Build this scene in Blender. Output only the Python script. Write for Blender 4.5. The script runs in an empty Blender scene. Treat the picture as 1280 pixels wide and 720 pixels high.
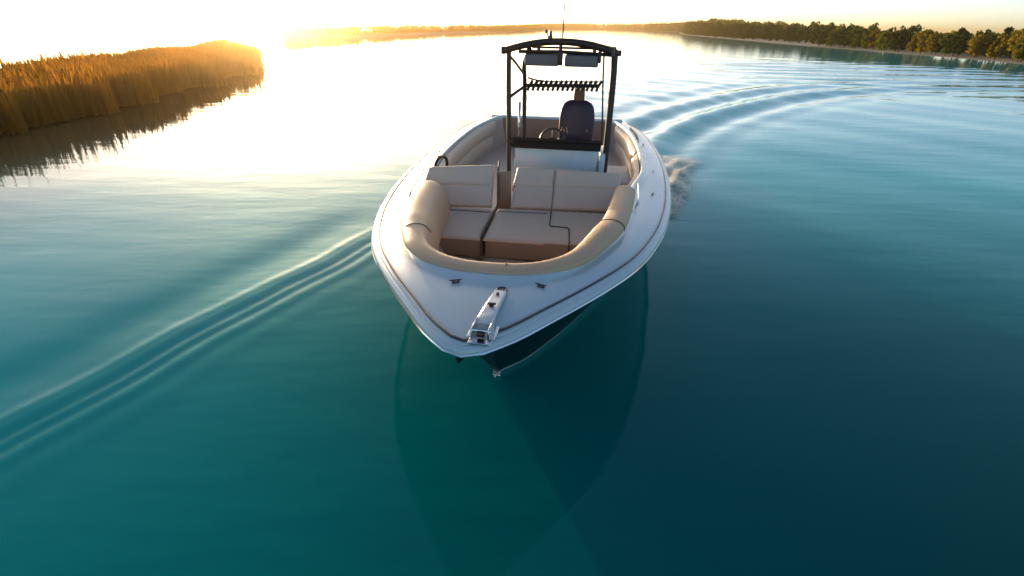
import bpy, bmesh, math, random
import numpy as np
from mathutils import Vector, Matrix

random.seed(7); RNG = np.random.default_rng(11)
SC = bpy.context.scene
COL = SC.collection
R = math.radians

# ------------------------------------------------------------------ materials
def mat(name, rgb, rough=0.5, metal=0.0, coat=0.0, bump=0.0, bscale=40.0, var=0.0, vscale=3.0, spec=0.5, sheen=0.0):
    m = bpy.data.materials.new(name); m.use_nodes = True
    nt = m.node_tree; b = nt.nodes['Principled BSDF']
    b.inputs['Base Color'].default_value = (*rgb, 1); b.inputs['Roughness'].default_value = rough
    b.inputs['Metallic'].default_value = metal; b.inputs['Coat Weight'].default_value = coat
    b.inputs['Specular IOR Level'].default_value = spec
    b.inputs['Sheen Weight'].default_value = sheen
    tc = nt.nodes.new('ShaderNodeTexCoord')
    if bump:
        n = nt.nodes.new('ShaderNodeTexNoise'); n.inputs['Scale'].default_value = bscale; n.inputs['Detail'].default_value = 4
        nt.links.new(tc.outputs['Object'], n.inputs['Vector'])
        bp = nt.nodes.new('ShaderNodeBump'); bp.inputs['Strength'].default_value = bump; bp.inputs['Distance'].default_value = 0.01
        nt.links.new(n.outputs['Fac'], bp.inputs['Height']); nt.links.new(bp.outputs['Normal'], b.inputs['Normal'])
    if var:
        n2 = nt.nodes.new('ShaderNodeTexNoise'); n2.inputs['Scale'].default_value = vscale; n2.inputs['Detail'].default_value = 5
        nt.links.new(tc.outputs['Object'], n2.inputs['Vector'])
        mx = nt.nodes.new('ShaderNodeMix'); mx.data_type = 'RGBA'
        mx.inputs['A'].default_value = (*[c*(1-var) for c in rgb], 1)
        mx.inputs['B'].default_value = (*[min(1, c*(1+var)) for c in rgb], 1)
        nt.links.new(n2.outputs['Fac'], mx.inputs['Factor']); nt.links.new(mx.outputs['Result'], b.inputs['Base Color'])
        rr = nt.nodes.new('ShaderNodeMapRange'); rr.inputs['To Min'].default_value = max(0.02, rough*0.8); rr.inputs['To Max'].default_value = min(1, rough*1.25)
        nt.links.new(n2.outputs['Fac'], rr.inputs['Value']); nt.links.new(rr.outputs['Result'], b.inputs['Roughness'])
    return m

GEL = mat('gelcoat', (0.58, 0.70, 0.72), 0.26, coat=0.3, var=0.04, vscale=1.5, bump=0.03, bscale=3)
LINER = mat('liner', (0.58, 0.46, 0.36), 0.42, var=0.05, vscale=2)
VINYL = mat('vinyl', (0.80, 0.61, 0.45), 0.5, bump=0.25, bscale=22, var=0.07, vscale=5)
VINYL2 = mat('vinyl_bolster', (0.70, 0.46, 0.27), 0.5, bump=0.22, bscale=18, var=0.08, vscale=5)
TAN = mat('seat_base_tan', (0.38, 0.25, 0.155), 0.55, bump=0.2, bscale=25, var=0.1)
SEAM = mat('seam', (0.05, 0.032, 0.022), 0.7)
BLACK = mat('powder_coat', (0.022, 0.012, 0.008), 0.42, bump=0.05, bscale=60, var=0.15)
WSM = mat('smoked_panel', (0.012, 0.008, 0.006), 0.6, spec=.25)
DARK = mat('black_plastic', (0.015, 0.014, 0.014), 0.4, var=0.1)
SEATM = mat('navy_vinyl', (0.022, 0.012, 0.045), 0.45, bump=0.25, bscale=30, var=0.15)
POSTM = mat('brown_post', (0.20, 0.075, 0.04), 0.45, var=0.15)
GOLD = mat('embroidery', (0.50, 0.34, 0.16), 0.6)
CHROME = mat('stainless', (0.72, 0.72, 0.72), 0.14, metal=1, var=0.05)
GREYP = mat('grey_panel', (0.19, 0.17, 0.16), 0.5, var=0.06)
GREEN = mat('rubber_dark', (0.03, 0.04, 0.045), 0.35)
CLEATM = mat('dark_steel', (0.07, 0.07, 0.075), 0.25, metal=0.7)
SOIL = mat('shore_soil', (0.12, 0.09, 0.06), 0.9, bump=0.6, bscale=2, var=0.3, vscale=0.6)
SAND = mat('shore_sand', (0.34, 0.28, 0.21), 0.9, bump=0.3, bscale=4, var=0.2, vscale=0.8)
BARK = mat('bark', (0.10, 0.07, 0.045), 0.9, bump=0.5, bscale=12, var=0.2)

def hull_mat():
    m = mat('hull_paint', (0.004, 0.005, 0.006), 0.25, spec=.25)
    nt = m.node_tree; b = nt.nodes['Principled BSDF']
    tc = nt.nodes.new('ShaderNodeTexCoord'); sp = nt.nodes.new('ShaderNodeSeparateXYZ')
    nt.links.new(tc.outputs['Object'], sp.inputs[0])
    cr = nt.nodes.new('ShaderNodeValToRGB'); cr.color_ramp.interpolation = 'CONSTANT'
    cr.color_ramp.elements[0].color = (0.6, 0.62, 0.6, 1); cr.color_ramp.elements[1].position = 0.05
    cr.color_ramp.elements[1].color = (0.004, 0.005, 0.006, 1)
    nt.links.new(sp.outputs['Z'], cr.inputs[0]); nt.links.new(cr.outputs[0], b.inputs['Base Color'])
    return m
HULL = hull_mat()

def leaf_mat(name, rgb, var=0.35, trans=0.5, tint=(1.3, 1.15, 0.5)):
    m = bpy.data.materials.new(name); m.use_nodes = True
    nt = m.node_tree; nt.nodes.clear()
    out = nt.nodes.new('ShaderNodeOutputMaterial'); mix = nt.nodes.new('ShaderNodeMixShader')
    d = nt.nodes.new('ShaderNodeBsdfDiffuse'); t = nt.nodes.new('ShaderNodeBsdfTranslucent')
    tc = nt.nodes.new('ShaderNodeTexCoord'); n = nt.nodes.new('ShaderNodeTexNoise'); n.inputs['Scale'].default_value = 0.9
    n.inputs['Detail'].default_value = 3
    oi = nt.nodes.new('ShaderNodeObjectInfo')
    nt.links.new(tc.outputs['Object'], n.inputs['Vector'])
    ad = nt.nodes.new('ShaderNodeMath'); ad.operation = 'MULTIPLY_ADD'; ad.inputs[1].default_value = 0.6
    nt.links.new(oi.outputs['Random'], ad.inputs[0]); nt.links.new(n.outputs['Fac'], ad.inputs[2])
    sb = nt.nodes.new('ShaderNodeMath'); sb.operation = 'SUBTRACT'; sb.inputs[1].default_value = 0.3
    nt.links.new(ad.outputs[0], sb.inputs[0])
    mx = nt.nodes.new('ShaderNodeMix'); mx.data_type = 'RGBA'
    mx.inputs['A'].default_value = (*[c*(1-var) for c in rgb], 1); mx.inputs['B'].default_value = (*[c*(1+var) for c in rgb], 1)
    nt.links.new(sb.outputs[0], mx.inputs['Factor'])
    mt = nt.nodes.new('ShaderNodeMix'); mt.data_type = 'RGBA'; mt.blend_type = 'MULTIPLY'; mt.inputs['Factor'].default_value = 1
    mt.inputs['B'].default_value = (*tint, 1)
    nt.links.new(mx.outputs['Result'], mt.inputs['A'])
    nt.links.new(mx.outputs['Result'], d.inputs['Color']); nt.links.new(mt.outputs['Result'], t.inputs['Color'])
    mix.inputs[0].default_value = trans
    nt.links.new(d.outputs[0], mix.inputs[1]); nt.links.new(t.outputs[0], mix.inputs[2]); nt.links.new(mix.outputs[0], out.inputs[0])
    return m
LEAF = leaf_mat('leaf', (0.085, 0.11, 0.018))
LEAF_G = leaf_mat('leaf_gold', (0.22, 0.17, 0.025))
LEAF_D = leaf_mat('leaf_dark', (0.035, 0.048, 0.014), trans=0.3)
REED = leaf_mat('reed', (0.36, 0.22, 0.05), trans=0.5, tint=(1.5, 1.0, 0.35))
SHRUB = leaf_mat('shrub', (0.18, 0.13, 0.035))

# ------------------------------------------------------------------ helpers
def link(name, me, m, parent=None, smooth=True):
    o = bpy.data.objects.new(name, me); COL.objects.link(o)
    if m: me.materials.append(m)
    if smooth:
        me.polygons.foreach_set('use_smooth', [True]*len(me.polygons))
    if parent: o.parent = parent
    return o

def obj(name, bm, m, parent=None, smooth=True, sharp=40):
    me = bpy.data.meshes.new(name); bmesh.ops.recalc_face_normals(bm, faces=bm.faces)
    if smooth:
        for e in bm.edges:
            if len(e.link_faces) == 2 and e.calc_face_angle(0) > R(sharp): e.smooth = False
    bm.to_mesh(me); bm.free()
    return link(name, me, m, parent, smooth)

def np_mesh(name, verts, faces, m, parent=None, smooth=True):
    me = bpy.data.meshes.new(name)
    verts = np.asarray(verts, np.float32); faces = np.asarray(faces, np.int32)
    k = faces.shape[1]
    me.vertices.add(len(verts)); me.vertices.foreach_set('co', verts.ravel())
    me.loops.add(faces.size); me.loops.foreach_set('vertex_index', faces.ravel())
    me.polygons.add(len(faces)); me.polygons.foreach_set('loop_start', np.arange(0, faces.size, k, dtype=np.int32))
    me.update(); me.validate()
    o = link(name, me, m, parent, False)
    if smooth: me.polygons.foreach_set('use_smooth', np.ones(len(faces), bool))
    return o

def box(bm, c, size, bev=0.0, seg=3, rot=None):
    r = bmesh.ops.create_cube(bm, size=1.0); vs = r['verts']
    M = Matrix.Translation(c)
    if rot is not None: M = M @ rot
    bmesh.ops.transform(bm, matrix=M @ Matrix.Diagonal((*size, 1)), verts=vs)
    if bev:
        es = list({e for v in vs for e in v.link_edges})
        bmesh.ops.bevel(bm, geom=es, offset=bev, segments=seg, profile=0.5, affect='EDGES')

def tube(bm, pts, r, n=8, closed=False, cap=True):
    pts = [Vector(p) for p in pts]; N = len(pts)
    rs = r if isinstance(r, (list, tuple)) else [r]*N
    rings = []; prev = None
    for i, p in enumerate(pts):
        if closed: t = pts[(i+1) % N] - pts[i-1]
        else: t = pts[min(i+1, N-1)] - pts[max(i-1, 0)]
        t.normalize()
        if prev is None:
            a = Vector((0, 0, 1)) if abs(t.z) < 0.9 else Vector((1, 0, 0))
            u = t.cross(a).normalized()
        else:
            u = (prev - t*prev.dot(t)).normalized()
        prev = u; w = t.cross(u)
        rings.append([bm.verts.new(p + (u*math.cos(2*math.pi*k/n) + w*math.sin(2*math.pi*k/n))*rs[i]) for k in range(n)])
    for i in range(N if closed else N-1):
        a, b = rings[i], rings[(i+1) % N]
        for k in range(n): bm.faces.new((a[k], a[(k+1) % n], b[(k+1) % n], b[k]))
    if cap and not closed:
        bm.faces.new(rings[0]); bm.faces.new(rings[-1][::-1])

def cyl(bm, c, r, h, n=16, rot=None, r2=None, bev=0):
    q = bmesh.ops.create_cone(bm, cap_ends=True, segments=n, radius1=r, radius2=r if r2 is None else r2, depth=h)
    M = Matrix.Translation(c)
    if rot is not None: M = M @ rot
    bmesh.ops.transform(bm, matrix=M, verts=q['verts'])

def smoothline(pts, sub=6):
    P = [Vector(p) for p in pts]; out = []
    for i in range(len(P)-1):
        p0, p1, p2, p3 = P[max(i-1, 0)], P[i], P[i+1], P[min(i+2, len(P)-1)]
        for k in range(sub):
            t = k/sub
            out.append(0.5*((2*p1) + (p2-p0)*t + (2*p0-5*p1+4*p2-p3)*t*t + (3*p1-p0-3*p2+p3)*t**3))
    out.append(P[-1]); return out

def tube_obj(name, pts, r, m, parent, n=8, sub=0, closed=False):
    bm = bmesh.new(); tube(bm, smoothline(pts, sub) if sub else pts, r, n, closed); return obj(name, bm, m, parent)
def box_obj(name, c, size, m, parent, bev=0.01, rot=None, seg=3):
    bm = bmesh.new(); box(bm, c, size, bev, seg, rot); return obj(name, bm, m, parent)

def tag(o, label=None, cat=None, group=None, kind=None):
    if label: o['label'] = label
    if cat: o['category'] = cat
    if group: o['group'] = group
    if kind: o['kind'] = kind
    return o
def empty(name, loc, rz=0):
    o = bpy.data.objects.new(name, None); COL.objects.link(o); o.location = loc; o.rotation_euler = (0, 0, rz)
    o.empty_display_size = 0.3; return o

# ------------------------------------------------------------------ camera
F = 620.0; H = 2.6; YH = 32.0; SL = 0.02
cd = bpy.data.cameras.new('camera'); cam = bpy.data.objects.new('camera', cd); COL.objects.link(cam)
cd.sensor_width = 36; cd.lens = 36*F/1280; cd.clip_start = 0.05; cd.clip_end = 12000
pitch = math.atan((360-YH)/F); roll = math.atan(SL)
fwd = Vector((0, math.cos(pitch), -math.sin(pitch))); up0 = Vector((0, math.sin(pitch), math.cos(pitch))); r0 = Vector((1, 0, 0))
rt = math.cos(roll)*r0 + math.sin(roll)*up0; up = -math.sin(roll)*r0 + math.cos(roll)*up0
cam.matrix_world = Matrix(((rt.x, up.x, -fwd.x, 0), (rt.y, up.y, -fwd.y, 0), (rt.z, up.z, -fwd.z, H), (0, 0, 0, 1)))
SC.camera = cam

# ------------------------------------------------------------------ light
SUN_AZ, SUN_EL = R(-23.4), R(1.9)     # azimuth from +Y towards +X
w = bpy.data.worlds.new('World'); SC.world = w; w.use_nodes = True
nt = w.node_tree; bg = nt.nodes['Background']
sky = nt.nodes.new('ShaderNodeTexSky'); sky.sky_type = 'NISHITA'; sky.sun_disc = False
sky.sun_elevation = SUN_EL; sky.sun_rotation = SUN_AZ
sky.altitude = 0; sky.air_density = 0.32; sky.dust_density = 1.0; sky.ozone_density = 0.6
nt.links.new(sky.outputs[0], bg.inputs[0]); bg.inputs[1].default_value = 0.15
sl = bpy.data.lights.new('sun', 'SUN'); sl.energy = 2.6; sl.angle = R(0.6); sl.color = (1.0, 0.78, 0.52)
so = bpy.data.objects.new('sun', sl); COL.objects.link(so)
sd = Vector((math.sin(SUN_AZ)*math.cos(SUN_EL), math.cos(SUN_AZ)*math.cos(SUN_EL), math.sin(SUN_EL)))
so.rotation_euler = sd.to_track_quat('Z', 'Y').to_euler(); so.location = (-20, 40, 20)
SC.view_settings.view_transform = 'Standard'; SC.view_settings.look = 'None'
SC.view_settings.exposure = 1.78; SC.view_settings.gamma = 1
SC.render.engine = 'CYCLES'
cy = SC.cycles; cy.use_denoising = True; cy.volume_bounces = 1; cy.max_bounces = 8; cy.sample_clamp_indirect = 6
try: cy.denoiser = 'OPENIMAGEDENOISE'
except Exception: pass

# ------------------------------------------------------------------ water
def polydist(X, Y, line, sub=12):
    """signed distance to a smooth line and arc length of the nearest point"""
    L = np.array([(p.x, p.y) for p in smoothline([(x, y, 0) for x, y in line], sub)])
    seg = np.diff(L, axis=0); ln = np.hypot(*seg.T); cum = np.concatenate([[0], np.cumsum(ln)])
    best = np.full(X.shape, 1e9); sg = np.zeros(X.shape); arc = np.zeros(X.shape)
    for i in range(len(seg)):
        dx, dy = X-L[i, 0], Y-L[i, 1]
        t = np.clip((dx*seg[i, 0]+dy*seg[i, 1])/(ln[i]**2+1e-12), 0, 1)
        ex, ey = dx-t*seg[i, 0], dy-t*seg[i, 1]; d = np.hypot(ex, ey)
        cr = seg[i, 0]*dy-seg[i, 1]*dx
        m = d < best
        best[m] = d[m]; sg[m] = np.sign(cr[m]); arc[m] = (cum[i]+t*ln[i])[m]
    return best*sg, arc, cum[-1]

def fadelen(arc, tot, a, b):
    return np.clip(arc/a, 0, 1)*np.clip((tot-arc)/b, 0, 1)

LEFT = [(-1.62, 7.35), (-2.02, 6.45), (-2.44, 5.50), (-2.90, 4.50), (-3.34, 3.50), (-3.79, 2.50), (-4.23, 1.50), (-5.1, -0.5), (-6.2, -3.0), (-7.1, -5)]
RIGHT = [(2.6, 9.2), (3.1, 10.8), (3.7, 12.1), (4.6, 13.9), (6.7, 16.9), (9.3, 19.9), (12.3, 22.9), (15.5, 25.2), (20, 27.6), (26, 29.8)]
def g(x, c, s): return np.exp(-((x-c)/s)**2)
def water_height(X, Y):
    Z = np.zeros(X.shape)
    near = (X > -16) & (X < 40) & (Y > -6) & (Y < 60)
    x, y = X[near], Y[near]; z = np.zeros(x.shape)
    # low, long swell
    z += 0.006*np.sin(0.9*x+0.55*y)+0.005*np.sin(0.35*x-1.1*y+1.0)+0.003*np.sin(1.9*x+1.4*y+2)
    # left bow wave: d > 0 on the right-hand (boat) side when walking the line towards the camera
    d, a, T = polydist(x, y, LEFT); d = -d
    f = fadelen(a, T, 1.2, 5.0); sp = np.clip(.95-.03*a, .7, 1)
    wob = 0.03*np.sin(a*2.3)+0.02*np.sin(a*5.1+1)
    q = (-d+wob*0.6)/sp      # q > 0 : to the boat side
    z += f*(0.010*g(q, 0, 0.09) + 0.011*g(q, 0.12, 0.026) + 0.008*g(q, 0.20, 0.020) + 0.006*g(q, 0.36, 0.06) + 0.007*g(q, 0.58, 0.10) + 0.003*g(q, 0.9, 0.16)
            - 0.019*g(q, -0.60, 0.42) - 0.004*g(q, 0.29, 0.05) - 0.004*g(q, 0.46, 0.06))
    z += f*g(q, 0.3, 0.5)*0.0005*np.sin(q*60+3*np.sin(a*1.3))
    # right wake arcs, q > 0 : away from camera side
    d, a, T = polydist(x, y, RIGHT); q = d
    f = fadelen(a, T, 2.0, 14.0); sc = 1+0.045*a
    qq = (q+0.04*np.sin(a*0.5))/sc
    z += f*(0.085*g(qq, 0.45, 0.30) - 0.06*g(qq, -0.15, 0.30) - 0.05*g(qq, 1.05, 0.28) + 0.05*g(qq, 1.6, 0.28) - 0.02*g(qq, 2.2, 0.3) + 0.02*g(qq, 2.8, 0.3)-0.02*g(qq, -0.9, 0.3))
    # churned stern wake between the arcs
    t = np.clip((y-11)/4, 0, 1)*np.clip((48-y)/18, 0, 1)*g(x-1.5-(y-11)*0.28, 0, 1.5+0.28*np.clip(y-10, 0, 40))
    z += t*0.006*(np.sin(1.9*x+2.3*y)+np.sin(-2.7*x+1.7*y+1.3)+0.7*np.sin(4.1*x+0.8*y+2*np.sin(y*0.9)))
    # far left diverging wave
    d, a, T = polydist(x, y, [(0.2, 11.5), (-0.8, 14.5), (-2.4, 18.5), (-4.5, 23), (-7, 28)])
    f = fadelen(a, T, 2.0, 8.0)
    z += f*(0.05*g(d, 0, 0.4)-0.04*g(d, -0.8, 0.45)+0.03*g(d, -1.6, 0.45))
    # horizontal ripples at the right
    d = np.clip((x-12)/8, 0, 1)*np.clip((y-24)/6, 0, 1)*np.clip((60-y)/14, 0, 1)
    z += d*0.018*(np.sin(2.6*(y-0.10*x)+0.8*np.sin(x*0.4))+0.6*np.sin(4.3*(y-0.06*x)+1.2*np.sin(x*0.31+1)))
    Z[near] = z
    return Z

def axis_nonuni(lo, hi, step, far, gr):
    a = list(np.arange(lo, hi+1e-6, step)); s = step; v = hi
    while v < far: s *= gr; v += s; a.append(v)
    s = step; v = lo; b = []
    while v > -far: s *= gr; v -= s; b.append(v)
    return np.array(b[::-1]+a)
gx = axis_nonuni(-7, 9, 0.04, 1350, 1.028)
gy_a = [0.4]; s = 0.05
while gy_a[-1] < 1400: gy_a.append(gy_a[-1]+s); s = min(s*1.006, 0.14) if gy_a[-1] < 45 else s*1.06
gy_b = [-0.2]; s = 0.3
while gy_b[-1] > -150: gy_b.append(gy_b[-1]-s); s *= 1.15
gy = np.array(gy_b[::-1]+gy_a)
X, Y = np.meshgrid(gx, gy); Z = water_height(X, Y)
nx, ny = len(gx), len(gy)
idx = np.arange(nx*ny).reshape(ny, nx)
fc = np.stack([idx[:-1, :-1], idx[:-1, 1:], idx[1:, 1:], idx[1:, :-1]], -1).reshape(-1, 4)

def water_mat():
    m = bpy.data.materials.new('water'); m.use_nodes = True; nt = m.node_tree; b = nt.nodes['Principled BSDF']
    N = nt.nodes.new; Lk = nt.links.new
    b.inputs['Roughness'].default_value = 0.045; b.inputs['IOR'].default_value = 1.333; b.inputs['Specular Tint'].default_value = (.25, .92, .95, 1)
    tc = N('ShaderNodeTexCoord')
    # vignette and reflection falloff painted into the colour: dark near the camera, turquoise beyond
    sp = N('ShaderNodeSeparateXYZ'); Lk(tc.outputs['Object'], sp.inputs[0])
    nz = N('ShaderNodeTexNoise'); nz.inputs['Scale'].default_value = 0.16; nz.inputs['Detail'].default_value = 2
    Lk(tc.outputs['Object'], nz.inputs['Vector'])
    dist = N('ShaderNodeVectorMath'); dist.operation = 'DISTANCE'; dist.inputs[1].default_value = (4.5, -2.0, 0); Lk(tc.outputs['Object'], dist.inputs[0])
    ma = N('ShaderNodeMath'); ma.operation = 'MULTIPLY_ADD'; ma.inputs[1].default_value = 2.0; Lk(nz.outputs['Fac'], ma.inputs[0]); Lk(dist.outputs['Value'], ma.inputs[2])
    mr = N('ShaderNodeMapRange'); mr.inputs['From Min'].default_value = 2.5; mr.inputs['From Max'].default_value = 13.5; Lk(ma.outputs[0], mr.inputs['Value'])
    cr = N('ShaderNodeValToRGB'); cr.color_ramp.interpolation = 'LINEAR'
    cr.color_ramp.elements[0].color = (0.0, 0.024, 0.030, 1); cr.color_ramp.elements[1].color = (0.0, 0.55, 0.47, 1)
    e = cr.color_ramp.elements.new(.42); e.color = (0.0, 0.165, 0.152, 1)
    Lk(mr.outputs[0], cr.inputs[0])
    # golden-brown reed reflection painted into the base colour along the marsh
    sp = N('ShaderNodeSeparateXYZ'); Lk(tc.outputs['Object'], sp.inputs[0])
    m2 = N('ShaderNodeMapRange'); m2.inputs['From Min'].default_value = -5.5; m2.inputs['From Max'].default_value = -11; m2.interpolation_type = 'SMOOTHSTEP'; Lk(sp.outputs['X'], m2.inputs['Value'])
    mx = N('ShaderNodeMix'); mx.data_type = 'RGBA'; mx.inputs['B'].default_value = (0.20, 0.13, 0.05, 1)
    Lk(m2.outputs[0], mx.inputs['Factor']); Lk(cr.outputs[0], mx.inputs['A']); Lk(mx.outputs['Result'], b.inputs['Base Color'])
    # ripples
    mp = N('ShaderNodeMapping'); mp.inputs['Scale'].default_value = (0.5, 1.4, 1); mp.inputs['Rotation'].default_value = (0, 0, R(12)); Lk(tc.outputs['Object'], mp.inputs[0])
    n1 = N('ShaderNodeTexNoise'); n1.inputs['Scale'].default_value = 1.4; n1.inputs['Detail'].default_value = 2; n1.inputs['Roughness'].default_value = 0.4
    Lk(mp.outputs[0], n1.inputs['Vector'])
    b1 = N('ShaderNodeBump'); b1.inputs['Strength'].default_value = 0.35; b1.inputs['Distance'].default_value = 0.02; Lk(n1.outputs['Fac'], b1.inputs['Height'])
    mp2 = N('ShaderNodeMapping'); mp2.inputs['Scale'].default_value = (0.6, 1.5, 1); mp2.inputs['Rotation'].default_value = (0, 0, R(-9)); Lk(tc.outputs['Object'], mp2.inputs[0])
    n2 = N('ShaderNodeTexNoise'); n2.inputs['Scale'].default_value = 6.5; n2.inputs['Detail'].default_value = 3; Lk(mp2.outputs[0], n2.inputs['Vector'])
    b2 = N('ShaderNodeBump'); b2.inputs['Strength'].default_value = 0.16; b2.inputs['Distance'].default_value = 0.008; Lk(n2.outputs['Fac'], b2.inputs['Height']); Lk(b1.outputs[0], b2.inputs['Normal'])
    Lk(b2.outputs[0], b.inputs['Normal'])
    return m
WATER = water_mat()
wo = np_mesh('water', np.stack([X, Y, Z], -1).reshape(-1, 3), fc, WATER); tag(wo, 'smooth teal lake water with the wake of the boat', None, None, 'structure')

# ------------------------------------------------------------------ boat
ANG = R(7.4); OFF = -0.085
TIP = Vector((-0.17, 2.22, 0))
boat = empty('center_console_boat', TIP + Matrix.Rotation(-ANG, 3, 'Z') @ Vector((OFF, 0, 0)), -ANG)
tag(boat, 'white centre console motorboat with dark hull and beige bow lounge cruising on the lake', 'motorboat')

def interp(tab):
    s = np.array([t[0] for t in tab]); v = np.array([t[1] for t in tab])
    d = np.gradient(v, s)
    def f(x):
        x = min(max(x, s[0]), s[-1]); i = min(int(np.searchsorted(s, x, side='right'))-1, len(s)-2)
        h = s[i+1]-s[i]; t = (x-s[i])/h
        return float((2*t**3-3*t*t+1)*v[i]+(t**3-2*t*t+t)*h*d[i]+(-2*t**3+3*t*t)*v[i+1]+(t**3-t*t)*h*d[i+1])
    return f
W_ = interp([(0, 0.09), (.11, .205), (.39, .425), (.77, .70), (1.17, .945), (2, 1.265), (2.8, 1.455), (3.8, 1.61), (5, 1.71), (6.2, 1.73), (7.6, 1.64), (8.6, 1.42)])
ZS = interp([(0, 1.08), (1, 1.055), (2, 1.0), (3, .95), (4, .915), (6, .885), (8.6, .88)])
def resample(pts, n):
    P = [Vector(p) for p in pts]; L = [0]
    for a, b in zip(P, P[1:]): L.append(L[-1]+(b-a).length)
    out = []; j = 0
    for k in range(n):
        t = L[-1]*k/(n-1)
        while j < len(P)-2 and L[j+1] < t: j += 1
        out.append(P[j].lerp(P[j+1], 0 if L[j+1] == L[j] else (t-L[j])/(L[j+1]-L[j])))
    return out
NS = 90
# outer half outline (right side), from the centre of the stem to the stern
outer = [(0, -0.035, ZS(0)), (0.05, -0.028, ZS(0))] + [(W_(s), s, ZS(s)) for s in [0]+[8.6*(k/120)**1.5 for k in range(1, 121)]]
OUT = resample(outer, NS)
def inner_outline(tab):
    return resample(smoothline([(a, b, 0) for a, b in tab], 10), NS)
INN = inner_outline([(0, .78), (.22, .80), (.42, .89), (.59, 1.06), (.73, 1.36), (.87, 1.75), (.96, 2.2), (1.045, 2.8), (1.14, 3.5), (1.32, 4.3), (1.385, 5.2), (1.40, 6.2), (1.35, 7.2), (1.17, 8.15), (1.0, 8.36)])

def mirror_loft(rows, close_center=True):
    """rows: lists of right-half points; mirrored across x=0, each row a full curve"""
    bm = bmesh.new(); R_ = []
    for row in rows:
        full = [Vector((-p.x, p.y, p.z)) for p in row[::-1]] + [Vector(p) for p in row[(1 if abs(row[0].x) < 1e-5 else 0):]]
        R_.append([bm.verts.new(p) for p in full])
    for a, b in zip(R_, R_[1:]):
        for i in range(len(a)-1):
            try: bm.faces.new((a[i], a[i+1], b[i+1], b[i]))
            except Exception: pass
    bmesh.ops.remove_doubles(bm, verts=bm.verts, dist=1e-5)
    return bm, R_

# hull shell
wl_tab = interp([(1.16, 0), (1.33, .17), (1.64, .37), (2.22, .67), (2.73, .90), (3.5, 1.14), (4.5, 1.34), (6, 1.45), (8.55, 1.25)])
WLc = resample([(0, 1.13, 0)]+[(wl_tab(s), s, 0) for s in [1.16+7.4*(k/120)**1.4 for k in range(121)]], NS)
KEEL = resample([(0, 1.5+7.0*k/40, -0.35) for k in range(41)], NS)
rows = []
for v in [0, .03, .08, .16, .26, .38, .5, .62, .74, .86, .94, 1.0]:
    gl = v**0.85; row = []
    for k in range(NS):
        a, b = OUT[k], WLc[k]
        p = a.lerp(b, gl); p.z = (a.z-0.05)*(1-v)
        row.append(p)
    rows.append(row)
for v in (.35, .7, 1.0):
    rows.append([WLc[k].lerp(KEEL[k], v) for k in range(NS)])
bm, RR = mirror_loft(rows)
obj('hull', bm, HULL, boat)
# transom, closes the stern
bm = bmesh.new()
tr = [r[-1] for r in rows]
vs = [bm.verts.new((p.x, p.y+0.0, p.z)) for p in tr] + [bm.verts.new((-p.x, p.y, p.z)) for p in tr[::-1]]
bm.faces.new(vs); 
for dy in (0,): pass
bmesh.ops.translate(bm, verts=bm.verts, vec=(0, 0.004, 0))
g2 = bmesh.ops.extrude_face_region(bm, geom=bm.faces[:]); bmesh.ops.translate(bm, verts=[e for e in g2['geom'] if isinstance(e, bmesh.types.BMVert)], vec=(0, 0.05, 0))
obj('transom', bm, HULL, boat, smooth=False)

# deck
def deck_row(f, dz):
    row = []
    for k in range(NS):
        a, b = OUT[k], INN[k]
        p = Vector((a.x+(b.x-a.x)*f, a.y+(b.y-a.y)*f, 0)); p.z = ZS(min(p.y, 8.6))*1.0 + dz
        if k == 0: p.x = 0
        row.append(p)
    return row
prof = [(0.0, -0.05), (0.0, -0.004), (0.012, 0.008), (0.03, 0.010), (0.10, 0.018), (0.25, 0.034), (0.42, 0.046), (0.58, 0.052), (0.70, 0.054), (0.76, 0.058), (0.80, 0.074), (0.845, 0.088), (0.93, 0.092), (0.975, 0.088), (1.0, 0.070), (1.0, 0.02)]
rows = [deck_row(f, dz) for f, dz in prof]
bm, _ = mirror_loft(rows); obj('deck', bm, GEL, boat, sharp=50)
def deck_z(x, s):
    best = None
    for f, dz in prof[2:]:
        for k in range(NS):
            a, b = OUT[k], INN[k]; px, py = a.x+(b.x-a.x)*f, a.y+(b.y-a.y)*f
            d = (px-abs(x))**2+(py-s)**2
            if best is None or d < best[0]: best = (d, ZS(py)+dz)
    return best[1]
# stern deck and inner transom wall
box_obj('stern_deck', (0, 8.47, .935), (2.66, .26, .06), GEL, boat, 0.02)
# inner liner: from the coaming down to the sole
FL = 0.42
rows = []
for f, z in ((0.0, None), (0.01, .75), (0.05, .6), (0.07, FL)):
    row = []
    for k in range(NS):
        p = INN[k].copy(); q = Vector((0, 4.5, 0))
        sh = 0.004+f
        p.x = max(p.x-sh, 0) if p.x > 0 else 0
        if p.y < 2: p.y += sh
        if z is not None:
            kk = max(0, min(1, (3.4-p.y)/2.0))*{.75: .18, .6: .38, FL: .55}[z]
            p.x *= 1-kk*.75; p.y += kk*max(0, 2.6-p.y)*.75
        p.z = (ZS(p.y)+0.03) if z is None else z
        row.append(p)
    rows.append(row)
bm, _ = mirror_loft(rows); obj('cockpit_liner', bm, LINER, boat)
bm = bmesh.new(); row = rows[-1]
vs = [bm.verts.new((-p.x, p.y, FL)) for p in row[::-1]] + [bm.verts.new((p.x, p.y, FL)) for p in row[1:]]
bm.faces.new(vs); bmesh.ops.triangulate(bm, faces=bm.faces[:]); obj('cockpit_sole', bm, LINER, boat, smooth=False)
box_obj('inner_transom_wall', (0, 8.33, .68), (2.2, .06, .50), mat('transom_brown', (0.36, 0.20, 0.13), 0.5, var=0.08), boat, 0.015)

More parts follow.
